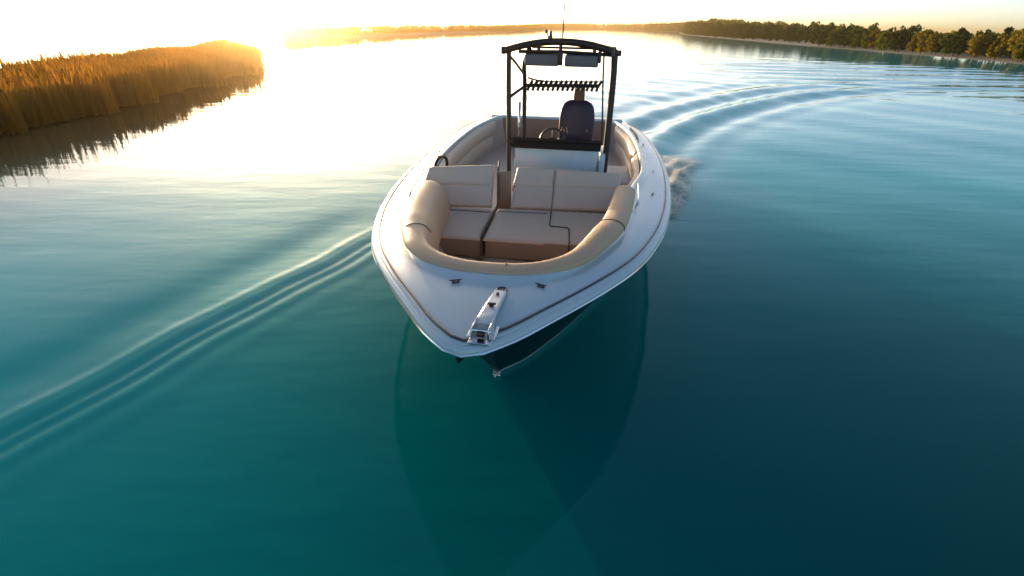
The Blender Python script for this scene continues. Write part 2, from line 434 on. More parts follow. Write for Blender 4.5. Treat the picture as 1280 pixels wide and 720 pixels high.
# rub rail and pinstripe
def full(half): return [Vector((-p.x, p.y, p.z)) for p in half[::-1]]+[Vector(p) for p in half[1:]]
def offs(f, dz, z0=None):
    r = []
    for k in range(NS):
        a, b = OUT[k], INN[k]; L = (b-a).length or 1
        d = Vector((b.x-a.x, b.y-a.y, 0)).normalized()
        # inward normal of the outline
        t = (OUT[min(k+1, NS-1)]-OUT[max(k-1, 0)]); nrm = Vector((-t.y, t.x, 0)).normalized()
        if nrm.dot(Vector((-1, 0.3, 0))) < 0: nrm = -nrm
        if k == 0: nrm = Vector((0, 1, 0))
        p = Vector((a.x, a.y, 0))+nrm*f; 
        if k == 0: p.x = 0
        if p.x < 0: p.x = 0
        p.z = ZS(p.y)+dz; r.append(p)
    return r
tube_obj('rub_rail', full(offs(-0.004, -0.03)), 0.034, GEL, boat, n=10)
tube_obj('rub_rail_insert', full(offs(-0.030, -0.045)), 0.011, CHROME, boat, n=6)
tube_obj('pinstripe', full(offs(0.030, 0.018)), 0.009, GREEN, boat, n=6)

# bolster (padded coaming round the bow cockpit)
IB = [p for p in INN if True]
def bolster_path(side, smax):
    return [Vector((side*p.x, p.y, 0)) for p in INN if p.y <= smax]
lp = bolster_path(-1, 2.98); rp = bolster_path(1, 3.30)
path = resample(lp[::-1]+rp[1:], 110)
bm = bmesh.new(); rings = []
n = len(path)
for i, p in enumerate(path):
    t = (path[min(i+1, n-1)]-path[max(i-1, 0)]).normalized(); nrm = Vector((-t.y, t.x, 0))
    if nrm.dot(Vector((0, 2.3, 0))-p) < 0: nrm = -nrm
    zt = ZS(p.y); e = min(i, n-1-i)/4.0; cp = math.sqrt(max(0, 1-(1-min(e, 1))**2))*0.75+0.25 if e < 1 else 1
    wl = 1.0; left = i < n*0.40
    inn = 0.155+0.055*max(0, min(1, (p.y-1.0)/0.8))*(1.0 if p.x < 0 else 0.0)
    bw = 1-0.62*max(0, 1-max(0, p.y-.78)/.8)
    sect = [(-.075, .088), (-.085, .125), (-.06, .165), (0.0, .19), (.07, .188), (.13, .165), (inn-.01, .09), (inn+.03, -.02), (inn+.03, -.16), (inn+.0, -.30), (inn-.06, -.36), (.03, -.36), (.02, 0.0)]
    cz = -0.05
    ring = []
    for a, z in sect:
        aa = (0.08+(a-0.08)*cp)*(bw if a > -.05 else 1); zz = cz+(z-cz)*cp; zz = .088+(zz-.088)*bw if zz > .088 else zz
        q = p+nrm*aa; ring.append(bm.verts.new((q.x, q.y, zt+zz)))
    rings.append(ring)
for a, b in zip(rings, rings[1:]):
    for k in range(len(a)): bm.faces.new((a[k], a[(k+1) % len(a)], b[(k+1) % len(a)], b[k]))
bm.faces.new(rings[0]); bm.faces.new(rings[-1][::-1])
bo = obj('bolster', bm, VINYL2, boat, sharp=80)
md = bo.modifiers.new('s', 'SUBSURF'); md.levels = 1; md.render_levels = 2
# stitched joints across the bolster
def ring_at(frac):
    i = int(frac*(n-1)); p = path[i]; t = (path[i+1]-path[i-1]).normalized(); nrm = Vector((-t.y, t.x, 0))
    if nrm.dot(Vector((0, 2.3, 0))-p) < 0: nrm = -nrm
    zt = ZS(p.y)
    bw = 1-0.62*max(0, 1-max(0, p.y-.78)/.8)
    return [p+nrm*(a*bw)+Vector((0, 0, zt+.088+(z-.088)*bw)) for a, z in ((-.082, .105), (-.078, .14), (-.045, .174), (0.01, .189), (.07, .186), (.13, .160), (.185, .085))]
for fr in (0.30, 0.5, 0.735):
    tube_obj('stitching', ring_at(fr), 0.0035, SEAM, bo, n=5, sub=2)

# lounge seats: rounded slab between four top corners
def slab(name, quad, th, m, parent, bev=0.03, puff=0.015, nu=14, nv=10, thdir=None):
    """quad: a,b,c,d corners (a-b front, d-c back); puffed cushion with rounded rim"""
    a, b, c, d = [Vector(q) for q in quad]
    nn = (b-a).cross(d-a).normalized()
    if thdir is not None and nn.dot(Vector(thdir)) < 0: nn = -nn
    bm = bmesh.new()
    def P(u, v, h): return a.lerp(b, u).lerp(d.lerp(c, u), v)+nn*h
    lu = (b-a).length; lv = (d-a).length
    def cs(n_, L):
        r = [0, bev/L*0.13, bev/L*0.5, bev/L*1.0]; mid = [bev/L+(1-2*bev/L)*k/(n_) for k in range(1, n_)]
        return r+mid+[1-x for x in r[::-1]]
    U, V = cs(nu, lu), cs(nv, lv)
    def hgt(u, v):
        e = min(min(u, 1-u)*lu, min(v, 1-v)*lv)/bev
        r = bev*(math.sqrt(max(0, 1-(1-min(1, e))**2))-1)
        return r+puff*(math.sin(math.pi*u)*math.sin(math.pi*v))**0.5
    top = [[bm.verts.new(P(u, v, hgt(u, v))) for u in U] for v in V]
    bot = [[bm.verts.new(P(u, v, -th)) for u in U] for v in V]
    for G, fl in ((top, 0), (bot, 1)):
        for j in range(len(V)-1):
            for i in range(len(U)-1):
                f = (G[j][i], G[j][i+1], G[j+1][i+1], G[j+1][i]); bm.faces.new(f[::-1] if fl else f)
    def side(A, B):
        for i in range(len(A)-1): bm.faces.new((A[i], B[i], B[i+1], A[i+1]))
    side(top[0], bot[0]); side(top[-1], bot[-1])
    side([r[0] for r in top], [r[0] for r in bot]); side([r[-1] for r in top], [r[-1] for r in bot])
    return obj(name, bm, m, parent, sharp=60)
UP = (0, 0, 1)
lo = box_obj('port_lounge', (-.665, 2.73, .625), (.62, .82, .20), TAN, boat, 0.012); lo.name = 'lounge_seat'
lo['label'] = 'smaller bow lounge seat at the left'
slab('seat_cushion', [(-1.00, 2.31, .735), (-.375, 2.31, .735), (-.375, 3.16, .75), (-1.08, 3.12, .75)], .03, VINYL, lo, .022, .014, thdir=UP)
slab('backrest', [(-1.17, 3.10, .765), (-.415, 3.17, .765), (-.42, 3.33, .99), (-1.18, 3.20, .99)], .10, VINYL, lo, .03, .015, thdir=(0, -1, .5))
slab('headrest', [(-1.20, 3.16, .985), (-.415, 3.30, .985), (-.42, 3.50, 1.185), (-1.16, 3.30, 1.17)], .16, VINYL, lo, .05, .02, thdir=(0, -1, .6))
tube_obj('seam', [(-1.03, 3.00, .762), (-.72, 3.01, .764), (-.40, 3.01, .762)], .004, SEAM, lo, 5)
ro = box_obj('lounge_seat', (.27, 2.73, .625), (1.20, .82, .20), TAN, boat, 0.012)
ro['label'] = 'wider bow lounge seat at the right'
slab('seat_cushion', [(-.345, 2.31, .735), (.90, 2.33, .735), (1.00, 3.26, .75), (-.345, 3.20, .75)], .03, VINYL, ro, .022, .014, thdir=UP)
slab('backrest', [(-.20, 3.20, .765), (.265, 3.24, .765), (.27, 3.42, .985), (-.17, 3.38, .985)], .10, VINYL, ro, .028, .012, thdir=(0, -1, .5))
slab('backrest', [(.275, 3.24, .765), (.98, 3.30, .765), (1.02, 3.46, .985), (.28, 3.42, .985)], .10, VINYL, ro, .028, .014, thdir=(0, -1, .5))
slab('headrest', [(-.20, 3.36, .98), (.265, 3.40, .98), (.265, 3.58, 1.155), (-.17, 3.54, 1.16)], .16, VINYL, ro, .045, .015, thdir=(0, -1, .6))
slab('headrest', [(.275, 3.40, .98), (1.02, 3.44, .98), (1.05, 3.60, 1.13), (.275, 3.58, 1.155)], .16, VINYL, ro, .045, .018, thdir=(0, -1, .6))
tube_obj('seam', [(.27, 3.22, .763), (.285, 2.74, .762), (.30, 2.70, .762), (.47, 2.69, .761), (.49, 2.66, .761), (.505, 2.34, .752), (.505, 2.305, .73), (.505, 2.312, .55)], .0055, SEAM, ro, 6)
tube_obj('seam', [(-.32, 3.06, .762), (.24, 3.08, .764)], .0035, SEAM, ro, 6)
# aisle hinge panel and dark gap between the seats
box_obj('hinge_panel', (-.305, 3.42, .86), (.17, .03, .52), TAN, boat, .008)
box_obj('aisle_gap', (-.36, 2.78, .63), (.035, .9, .20), SEAM, boat, .004)
tube_obj('strap', [(-.385, 3.56, 1.20), (-.375, 3.42, 1.10), (-.345, 3.30, .95), (-.345, 3.20, .79), (-.36, 2.75, .755), (-.36, 2.34, .745), (-.36, 2.29, .55)], .010, mat('strap_brown', (.16, .075, .04), .6), boat, 6, 3)
# bow footwell step pads
slab('footwell_pad', [(-.48, 1.62, .52), (-.38, 1.60, .52), (-.38, 2.27, .52), (-.74, 2.36, .52)], .10, LINER, boat, .02, .004, thdir=UP)
slab('footwell_pad', [(-.345, 1.60, .52), (.48, 1.62, .52), (.74, 2.27, .52), (-.345, 2.36, .52)], .10, LINER, boat, .02, .004, thdir=UP)

# coaming pads along both sides of the cockpit
def coaming(side, s0, s1, z0, z1, nm='coaming_pad'):
    P = [Vector((side*(p.x-.012), p.y, 0)) for p in INN if s0 <= p.y <= s1]
    P = resample(P, 30); bm = bmesh.new(); rings = []
    for i, p in enumerate(P):
        zt = ZS(p.y); e = min(1, min(i, 29-i)/2); w_ = .075*(0.4+0.6*e)
        sec = [(0, z1), (w_*.6, z1-.012), (w_, z1-.05), (w_, z0+.05), (w_*.6, z0+.012), (0, z0)]
        rings.append([bm.verts.new((p.x-side*a, p.y, zt+z)) for a, z in sec])
    for a, b in zip(rings, rings[1:]):
        for k in range(len(a)): bm.faces.new((a[k], a[(k+1) % 6], b[(k+1) % 6], b[k]))
    bm.faces.new(rings[0]); bm.faces.new(rings[-1][::-1]); obj(nm, bm, VINYL, boat, sharp=70)
coaming(-1, 3.55, 8.0, -.20, .045); coaming(-1, 3.9, 7.9, -.44, -.215)
coaming(1, 3.55, 5.6, -.20, .045); coaming(1, 5.65, 8.0, -.20, .045); coaming(1, 3.6, 7.9, -.44, -.215)
box_obj('side_seat', (1.05, 4.85, .62), (.44, 1.0, .34), VINYL, boat, .05)

# console
cx = .22
co = box_obj('console', (cx+.02, 4.62, .76), (1.06, .90, .66), GEL, boat, .035)
box_obj('dash', (cx+.02, 4.62, 1.10), (1.0, .84, .05), DARK, co, .015)
box_obj('side_panel', (cx+.60, 4.40, .86), (.07, .55, .70), GEL, co, .015)
box_obj('door_edge', (cx+.47, 4.165, .80), (.012, .012, .60), DARK, co, .003)
wsrot = Matrix.Rotation(R(-18), 4, 'X')
box_obj('windshield', (cx+.02, 4.15, 1.300), (1.10, .022, .13), WSM, co, .008, wsrot)
tube_obj('trim_rail', [(cx-.56, 4.13, 1.345), (cx, 4.12, 1.352), (cx+.56, 4.13, 1.345)], .013, BLACK, co, 8, 3)
box_obj('front_panel', (cx+.02, 4.168, 1.03), (1.04, .02, .44), GEL, co, .006)
st = empty('steering_wheel', (cx-.09, 5.10, 1.16)); st.parent = boat; st.rotation_euler = (R(60), 0, 0)
bm = bmesh.new(); tube(bm, [(.17*math.cos(t), .17*math.sin(t), 0) for t in [2*math.pi*k/28 for k in range(28)]], .016, 8, True)
for k in range(3):
    t = R(90+120*k); tube(bm, [(0, 0, -.02), (.17*math.cos(t), .17*math.sin(t), 0)], .010, 6)
cyl(bm, (0, 0, -.02), .045, .04); obj('rim', bm, DARK, st)

# helm seat with headrest post
hs = empty('helm_seat', (.45, 6.0, 0)); hs.parent = boat
box_obj('pedestal', (0, .05, .63), (.30, .32, .42), GEL, hs, .04)
box_obj('seat_cushion', (0, -.04, .92), (.62, .50, .16), SEATM, hs, .06)
bm = bmesh.new()
rings = []
for z, hw, th in ((.92, .285, .10), (1.0, .305, .13), (1.15, .31, .14), (1.35, .305, .14), (1.47, .285, .13), (1.545, .235, .11), (1.585, .15, .07), (1.592, .07, .03)):
    ring = []
    for k in range(28):
        t = 2*math.pi*k/28; c_, s_ = math.cos(t), math.sin(t); e = 0.55
        ring.append(bm.verts.new((.90*hw*abs(c_)**e*(1 if c_ > 0 else -1), .12+th*.62*abs(s_)**e*(1 if s_ > 0 else -1), z)))
    rings.append(ring)
for a, b in zip(rings, rings[1:]):
    for k in range(28): bm.faces.new((a[k], a[(k+1) % 28], b[(k+1) % 28], b[k]))
bm.faces.new(rings[0][::-1]); bm.faces.new(rings[-1])
obj('backrest', bm, SEATM, hs)
box_obj('headrest_post', (0.01, .14, 1.69), (.165, .12, .27), POSTM, hs, .02)
def stroke(pts, r, nm, par): tube_obj(nm, pts, r, GOLD, par, 5)
yy = .12-.14*.62-.004
stroke([(-.245, yy, 1.10), (-.225, yy, 1.19), (-.190, yy, 1.12), (-.155, yy, 1.19), (-.135, yy, 1.10)], .011, 'emblem', hs)
stroke([(.17, yy, 1.17), (.17, yy, 1.12)], .007, 'emblem', hs)

# T-top
tx = .22
def tt(z_ctr, z_end, s, n=15, hw=.80):
    return [(tx+hw*(2*k/(n-1)-1), s, z_end+(z_ctr-z_end)*(1-(2*k/(n-1)-1)**2)) for k in range(n)]
tp = empty('t_top', (tx, 4.8, FL-.045)); tp.parent = boat; tp.scale = (.80, 1, 1)
def T(pts): return [(x-tx, y-4.8, z-FL) for x, y, z in pts]
tube_obj('arch_beam', T(tt(2.490, 2.385, 4.25, hw=.81)), .040, BLACK, tp, 10)
tube_obj('rear_beam', T(tt(2.46, 2.38, 6.3, hw=.72)), .025, BLACK, tp, 8)
tube_obj('cross_beam', T([(tx-.62, 4.27, 2.375), (tx, 4.27, 2.383), (tx+.79, 4.27, 2.36)]), .020, BLACK, tp, 8)
tube_obj('rear_cross_bar', T([(tx-.55, 5.3, 2.39), (tx+.55, 5.3, 2.39)]), .014, BLACK, tp, 8)
for x_ in (-.32, .0, .49):
    box_obj('strut', (x_-.0, 4.26-4.8, 2.425-FL), (.05, .04, .12), BLACK, tp, .008)
for sx in (-1, 1):
    tube_obj('side_rail', T([(tx+sx*.80, 4.25, 2.392), (tx+sx*.78, 5.2, 2.40), (tx+sx*.72, 6.3, 2.385)]), .024, BLACK, tp, 8, 3)
# canopy
bm = bmesh.new(); rws = []
for j in range(9):
    s = 4.28+2.0*j/8; hw = .79-.09*j/8
    rws.append([bm.verts.new((x-tx, y-4.8, z-FL+.012)) for x, y, z in tt(2.475, 2.39, s, 15, hw)])
for a, b in zip(rws, rws[1:]):
    for k in range(14): bm.faces.new((a[k], a[k+1], b[k+1], b[k]))
g2 = bmesh.ops.extrude_face_region(bm, geom=bm.faces[:]); bmesh.ops.translate(bm, verts=[e for e in g2['geom'] if isinstance(e, bmesh.types.BMVert)], vec=(0, 0, -.018))
obj('canopy', bm, BLACK, tp)
def leg(pts, r): return tube_obj('leg', T(pts), r, BLACK, tp, 10, 4)
leg([(tx-.765, 4.27, 2.385), (tx-.76, 4.26, 2.0), (tx-.73, 4.22, 1.2), (tx-.72, 4.22, FL)], .038)
leg([(tx+.785, 4.27, 2.385), (tx+.80, 4.26, 2.0), (tx+.80, 4.22, 1.2), (tx+.81, 4.22, FL)], .050)
leg([(tx-.50, 4.60, 2.40), (tx-.60, 4.75, 2.22), (tx-.62, 5.0, 2.0), (tx-.62, 5.05, 1.6), (tx-.60, 5.05, FL)], .037)
leg([(tx+.66, 5.2, 2.385), (tx+.70, 5.25, 1.9), (tx+.76, 5.25, 1.3), (tx+.78, 5.25, FL)], .016)
tube_obj('brace', T([(tx-.76, 4.27, 2.33), (tx-.70, 4.40, 2.26), (tx-.62, 4.80, 2.10)]), .018, BLACK, tp, 8, 4)
tube_obj('brace', T([(tx-.72, 4.24, 1.88), (tx-.62, 5.0, 1.92)]), .020, BLACK, tp, 8)
tube_obj('brace', T([(tx-.70, 4.22, 1.30), (tx+.69, 4.22, 1.30)]), .016, BLACK, tp, 8)
tube_obj('grab_pole', T([(tx-.60, 4.36, 1.80), (tx-.595, 4.34, 1.30)]), .020, CHROME, tp, 8)
for x0, x1, nm in ((-.52, -.02, 'shade_panel'), (.07, .56, 'shade_panel')):
    box_obj(nm, ((x0+x1)/2, 4.36-4.8, 2.290-FL), (x1-x0, .30, .125), GREYP, tp, .02)
box_obj('center_bracket', (.01, 4.20-4.8, 2.32-FL), (.065, .05, .16), BLACK, tp, .015)
box_obj('center_bracket', (.57, 4.22-4.8, 2.34-FL), (.05, .05, .13), BLACK, tp, .015)
# rod holder rack
rk = tube_obj('rod_rack', T([(tx-.64, 5.02, 1.93), (tx+.64, 5.25, 1.93)]), .024, BLACK, tp, 8)
for k in range(15):
    u = k/14; x = -.54+1.16*u; y = 5.04-4.8+.20*u
    bm = bmesh.new(); tube(bm, [(x-.032, y-.03, 1.868-FL), (x+.0, y-.012, 1.93-FL), (x+.042, y+.03, 1.985-FL)], [.026, .022, .027], 8)
    obj('rod_holder', bm, DARK, rk)
tube_obj('cord', T([(tx-.58, 5.02, 2.03), (tx-.42, 5.06, 1.995), (tx-.3, 5.1, 1.985)]), .012, BLACK, tp, 6)
tube_obj('cord', T([(tx-.40, 5.02, 1.985), (tx+.62, 5.22, 1.985)]), .008, BLACK, tp, 6)
# roof fittings
an = tube_obj('antenna', T([(tx+.02, 4.25, 2.50), (tx+.02, 4.25, 3.9)]), [.011, .005], CHROME, tp, 6)
bm = bmesh.new(); cyl(bm, (-.16, 4.3-4.8, 2.53-FL), .030, .05); cyl(bm, (-.16, 4.3-4.8, 2.575-FL), .024, .05, r2=.018); obj('anchor_light', bm, CLEATM, tp)
bm = bmesh.new(); tube(bm, T([(tx-.19, 4.3, 2.52), (tx-.21, 4.3, 2.57), (tx-.215, 4.28, 2.585)]), .009, 6); cyl(bm, (-.215, 4.25-4.8, 2.592-FL), .02, .05, rot=Matrix.Rotation(R(90), 4, 'X')); obj('camera_mount', bm, CLEATM, tp)
bm = bmesh.new(); cyl(bm, (.84, 4.24-4.8, 2.385-FL), .032, .07, rot=Matrix.Rotation(R(90), 4, 'Y')); cyl(bm, (.76, 4.24-4.8, 2.40-FL), .04, .10); obj('spotlight', bm, CLEATM, tp)
bm = bmesh.new(); cyl(bm, (-.84, 4.24-4.8, 2.385-FL), .042, .06, rot=Matrix.Rotation(R(90), 4, 'Y')); obj('spotlight', bm, BLACK, tp)

# deck hardware
def cleat(x, s, rz, k=1.0):
    k *= .6; z = deck_z(x, s); e = empty('cleat', (x, s, z)); e.parent = boat; e.rotation_euler = (0, 0, rz)
    bm = bmesh.new()
    tube(bm, [(-.075*k, 0, .034*k), (-.03*k, 0, .030*k), (.03*k, 0, .030*k), (.075*k, 0, .034*k)], [.006*k, .011*k, .011*k, .006*k], 8)
    for q in (-.028*k, .028*k): cyl(bm, (q, 0, .014*k), .009*k, .034*k, 8)
    box(bm, (0, 0, .002), (.10*k, .03*k, .008), .002, 1)
    obj('horn', bm, CLEATM, e)
cleat(-.19, .60, R(20), .9); cleat(.36, .64, R(-20), .9)
cleat(1.16, 2.80, R(70), .8); cleat(1.37, 3.30, R(75)); cleat(1.50, 4.42, R(82)); cleat(1.54, 6.2, R(95))
cleat(-1.40, 3.85, R(100)); cleat(-1.50, 4.98, R(95)); cleat(-1.50, 5.25, R(95), .8); cleat(-1.47, 6.15, R(90), .8); cleat(-1.42, 6.95, R(85), .8)
for sx in (1,):
    tube_obj('deck_fill_strip', [(1.47, 6.3, ZS(6.3)+.06), (1.50, 7.0, ZS(7)+.06), (1.44, 7.7, ZS(7.7)+.06)], .014, TAN, boat, 6, 4)
# handrail at the left of the lounge, grab loop
zr = lambda s: ZS(s)+.12
tube_obj('handrail', [(-1.10, 2.42, deck_z(-1.1, 2.42)), (-1.12, 2.50, zr(2.5)), (-1.17, 2.8, zr(2.8)+.01), (-1.27, 3.5, zr(3.5)+.01), (-1.36, 4.3, zr(4.3)), (-1.385, 4.5, deck_z(-1.38, 4.5))], .011, CHROME, boat, 8, 5)
tube_obj('grab_loop', [(-1.20, 3.70, 1.0), (-1.195, 3.72, 1.10), (-1.16, 3.82, 1.15), (-1.12, 3.92, 1.11), (-1.12, 3.95, .98)], .020, BLACK, boat, 8, 5)
tube_obj('handrail', [(1.12, 2.60, deck_z(1.1, 2.6)), (1.16, 2.8, zr(2.8)), (1.22, 3.5, zr(3.5)-.02), (1.24, 3.6, deck_z(1.24, 3.6))], .008, CHROME, boat, 8, 5)

# anchor chute and roller at the bow tip
ar = empty('anchor_roller', (.09, 0, ZS(0)+.03)); ar.parent = boat; ar.rotation_euler = (0, 0, R(-4)); ar.scale = (.85, .92, .9)
bm = bmesh.new(); P0 = []
for y, z, hw in ((.09, .045, .062), (.13, .058, .060), (.20, .062, .052), (.30, .060, .049), (.42, .052, .047), (.52, .042, .045)):
    P0.append([bm.verts.new((x, y, zz)) for x, zz in ((-hw, z-.014), (-hw, z+.008), (-hw+.01, z+.014), (hw-.01, z+.014), (hw, z+.008), (hw, z-.014))])
for a, b in zip(P0, P0[1:]):
    for k in range(6): bm.faces.new((a[k], a[(k+1) % 6], b[(k+1) % 6], b[k]))
bm.faces.new(P0[0]); bm.faces.new(P0[-1][::-1]); obj('plate', bm, mat('white_plate', (.86, .84, .80), .25, coat=.3), ar, sharp=30)
bm = bmesh.new(); box(bm, (0, .33, .02), (.03, .30, .05), .004, 1); obj('plate_stand', bm, CHROME, ar)
bm = bmesh.new()
for sx in (-1, 1):
    box(bm, (sx*.055, .055, .035), (.010, .14, .085), .004, 1); box(bm, (sx*.072, .075, .006), (.04, .15, .010), .003, 1)
box(bm, (0, .02, -.01), (.15, .12, .016), .005, 1)
tube(bm, [(-.07, .02, .05), (.07, .02, .05)], .009, 8); obj('roller_cheeks', bm, CHROME, ar)
bm = bmesh.new(); q = Matrix.Rotation(R(90), 4, 'Y'); cyl(bm, (0, .02, .03), .024, .045, 20, q); obj('roller_wheel', bm, CLEATM, ar)
bm = bmesh.new(); cyl(bm, (0, .27, .082), .017, .018); tube(bm, [(-.03, .27, .092), (.03, .27, .094)], .008, 6); obj('latch', bm, CLEATM, ar)
bm = bmesh.new(); cyl(bm, (.0, .44, .072), .011, .014); obj('bolt', bm, CLEATM, ar)
bm = bmesh.new(); tube(bm, [(.036*math.cos(t), .56+.036*math.sin(t), .035) for t in [2*math.pi*k/20 for k in range(20)]], .009, 8, True); cyl(bm, (0, .56, .030), .030, .016); obj('hawse_ring', bm, CLEATM, ar)
# bow eye and stem fittings
bm = bmesh.new(); tube(bm, [(-.012, 1.12, .015), (-.01, 1.075, .02), (.01, 1.075, .03), (.012, 1.12, .03)], .008, 8); box(bm, (0.0, 1.11, .02), (.07, .05, .022), .008, 2); obj('bow_eye', bm, CHROME, boat)
bm = bmesh.new(); tube(bm, [(-.05, .16, .90), (-.07, .12, .885), (-.07, .13, .85), (-.05, .18, .85)], .011, 8); obj('stem_hook', bm, DARK, boat)

# ------------------------------------------------------------------ wake foam at the hull
def foam():
    nu, nv = 60, 26
    C1 = smoothline([(2.25, 7.2, 0), (2.5, 8.0, 0), (2.75, 9.2, 0), (3.0, 10.3, 0), (3.5, 11.8, 0)], 15); C1 = resample(C1, nu)
    wd = interp([(0, .03), (.18, .28), (.35, .62), (.55, .78), (.75, 1.15), (.9, 1.1), (1, .5)])
    V = []; 
    for i, p in enumerate(C1):
        u = i/(nu-1)
        for j in range(nv):
            v = j/(nv-1); ww = wd(u)*(1+.05*math.sin(u*17))
            x = p.x-.15+(ww*.72+.38)*v; y = p.y-.15*v+.02*math.sin(6*v+u*12)
            hgt = .11*math.sin(math.pi*min(1, v*1.08))**.8*(math.sin(math.pi*min(1, u*.9+.05)))
            rough = .022*math.sin(u*29+v*7)+.02*math.sin(v*15-u*13)+.006*math.sin(u*83+v*47)
            z = hgt*(1+0)+rough*min(1, 4*v*(1-v))*math.sin(math.pi*u)-.03*(v**6)-.02+(.02 if 0 < j < nv-1 else 0)
            V.append((x, y, z))
    Fc = [(i*nv+j, i*nv+j+1, (i+1)*nv+j+1, (i+1)*nv+j) for i in range(nu-1) for j in range(nv-1)]
    m = bpy.data.materials.new('foam_water'); m.use_nodes = True; nt = m.node_tree; b = nt.nodes['Principled BSDF']
    b.inputs['Roughness'].default_value = .25; b.inputs['IOR'].default_value = 1.33
    tc = nt.nodes.new('ShaderNodeTexCoord'); n1 = nt.nodes.new('ShaderNodeTexNoise'); n1.inputs['Scale'].default_value = 4.5; n1.inputs['Detail'].default_value = 10; n1.inputs['Distortion'].default_value = 1.2
    nt.links.new(tc.outputs['Object'], n1.inputs['Vector'])
    cr = nt.nodes.new('ShaderNodeValToRGB'); cr.color_ramp.elements[0].position = .32; cr.color_ramp.elements[0].color = (.04, .27, .25, 1)
    cr.color_ramp.elements[1].position = .56; cr.color_ramp.elements[1].color = (.85, .68, .46, 1)
    nt.links.new(n1.outputs['Fac'], cr.inputs[0]); nt.links.new(cr.outputs[0], b.inputs['Base Color'])
    bp = nt.nodes.new('ShaderNodeBump'); bp.inputs['Strength'].default_value = .8; bp.inputs['Distance'].default_value = .03
    nt.links.new(n1.outputs['Fac'], bp.inputs['Height']); nt.links.new(bp.outputs[0], b.inputs['Normal'])
    at = nt.nodes.new('ShaderNodeAttribute'); at.attribute_name = 'cover'
    n2 = nt.nodes.new('ShaderNodeTexNoise'); n2.inputs['Scale'].default_value = 7; n2.inputs['Detail'].default_value = 8; n2.inputs['Roughness'].default_value = .7; n2.inputs['Distortion'].default_value = .8
    nt.links.new(tc.outputs['Object'], n2.inputs['Vector'])
    ma = nt.nodes.new('ShaderNodeMath'); ma.operation = 'ADD'; nt.links.new(at.outputs['Fac'], ma.inputs[0]); nt.links.new(n2.outputs['Fac'], ma.inputs[1])
    ra = nt.nodes.new('ShaderNodeMapRange'); ra.inputs['From Min'].default_value = .84; ra.inputs['From Max'].default_value = 1.55; nt.links.new(ma.outputs[0], ra.inputs['Value'])
    nt.links.new(ra.outputs[0], b.inputs['Alpha'])
    o = np_mesh('wake_foam', V, Fc, m)
    ca = o.data.attributes.new('cover', 'FLOAT', 'POINT')
    ca.data.foreach_set('value', [min(1, .95*(1-(j/(nv-1))**2.2)**.8*min(1, 5*math.sin(math.pi*i/(nu-1)))+.02) for i in range(nu) for j in range(nv)])
    tag(o, 'churned foamy wake curling off the right side of the hull', None, None, 'stuff')
foam()

# ------------------------------------------------------------------ shores
def bank(name, front, back, ztop, m, label):
    """strip of land from a waterline (front) to a back line"""
    n = 60; A = resample(smoothline([(x, y, 0) for x, y in front], 8), n); B = resample(smoothline([(x, y, 0) for x, y in back], 8), n)
    V = []; prof_ = [(-.02, -.35), (0, -.03), (.03, .25), (.10, .6), (.5, 1.0), (1.0, 1.0)]
    for i in range(n):
        for f, z in prof_:
            p = A[i].lerp(B[i], f); V.append((p.x, p.y, z*ztop+(.04*math.sin(i*1.7+f*9) if f > .05 else 0)))
    k = len(prof_); Fc = [(i*k+j, i*k+j+1, (i+1)*k+j+1, (i+1)*k+j) for i in range(n-1) for j in range(k-1)]
    o = np_mesh(name, V, Fc, m); tag(o, label, None, None, 'structure'); return A, B

def blades(name, pts, hgt, wid, m, label, lean=.25):
    """pts: (n,3) base points, each a bent tapering blade of two quads"""
    n = len(pts); a = RNG.uniform(0, 2*np.pi, n); h = hgt*RNG.uniform(.55, 1.1, n); PP = np.asarray(pts)
    h = h*(1+.06*np.sin(PP[:, 0]*1.3+PP[:, 1]*.9)+.08*np.sin(PP[:, 0]*2.9-PP[:, 1]*1.7)+.03*np.sin(PP[:, 1]*.45)); w_ = wid*RNG.uniform(.6, 1.4, n)
    dx, dy = np.cos(a)*w_, np.sin(a)*w_; la = RNG.uniform(0, 2*np.pi, n); lx, ly = np.cos(la)*h*lean*RNG.uniform(0, 1, n), np.sin(la)*h*lean*RNG.uniform(0, 1, n)
    P = np.asarray(pts)
    lev = [(0, .7, 0), (.55, 1, .35), (1.0, .12, 1)]
    V = np.zeros((n, 6, 3))
    for j, (f, ww, ll) in enumerate(lev):
        for sgn, q in ((-1, 0), (1, 1)):
            V[:, 2*j+q, 0] = P[:, 0]+sgn*dx*ww+lx*ll; V[:, 2*j+q, 1] = P[:, 1]+sgn*dy*ww+ly*ll; V[:, 2*j+q, 2] = P[:, 2]+h*f
    b = (np.arange(n)*6)[:, None]
    Fc = np.concatenate([b+np.array([[0, 1, 3, 2]]), b+np.array([[2, 3, 5, 4]])], 0)
    o = np_mesh(name, V.reshape(-1, 3), Fc, m, smooth=False); tag(o, label, None, None, 'stuff'); return o

# left marsh spit
mf = [(-13.5, 4), (-12.6, 10), (-12.7, 12.5), (-12.8, 15.2), (-13.5, 19.9), (-14.7, 26.8), (-16.5, 33.2), (-20, 41), (-26, 48)]
mb_ = [(-20, 3), (-19.5, 11), (-19.3, 16), (-20, 20.5), (-22, 27.5), (-23.5, 36), (-25.5, 46), (-27, 51), (-27.5, 52)]
A, B = bank('marsh_bank', mf, mb_, .10, SOIL, 'low muddy bank under the golden reeds at the left')
pts = []
for _ in range(75000):
    i = random.random()*(len(A)-1.001); f = random.random(); k = int(i); f = f-.10*max(0, math.sin(i*1.9)+math.sin(i*.83+1))*random.random() if f < .2 else f; p = A[k].lerp(A[k+1], i-k).lerp(B[k].lerp(B[k+1], i-k), -.04+f*1.0)
    pts.append((p.x, p.y, .05))
blades('reeds', pts, .95, .035, REED, 'golden backlit reeds covering the marsh at the left')

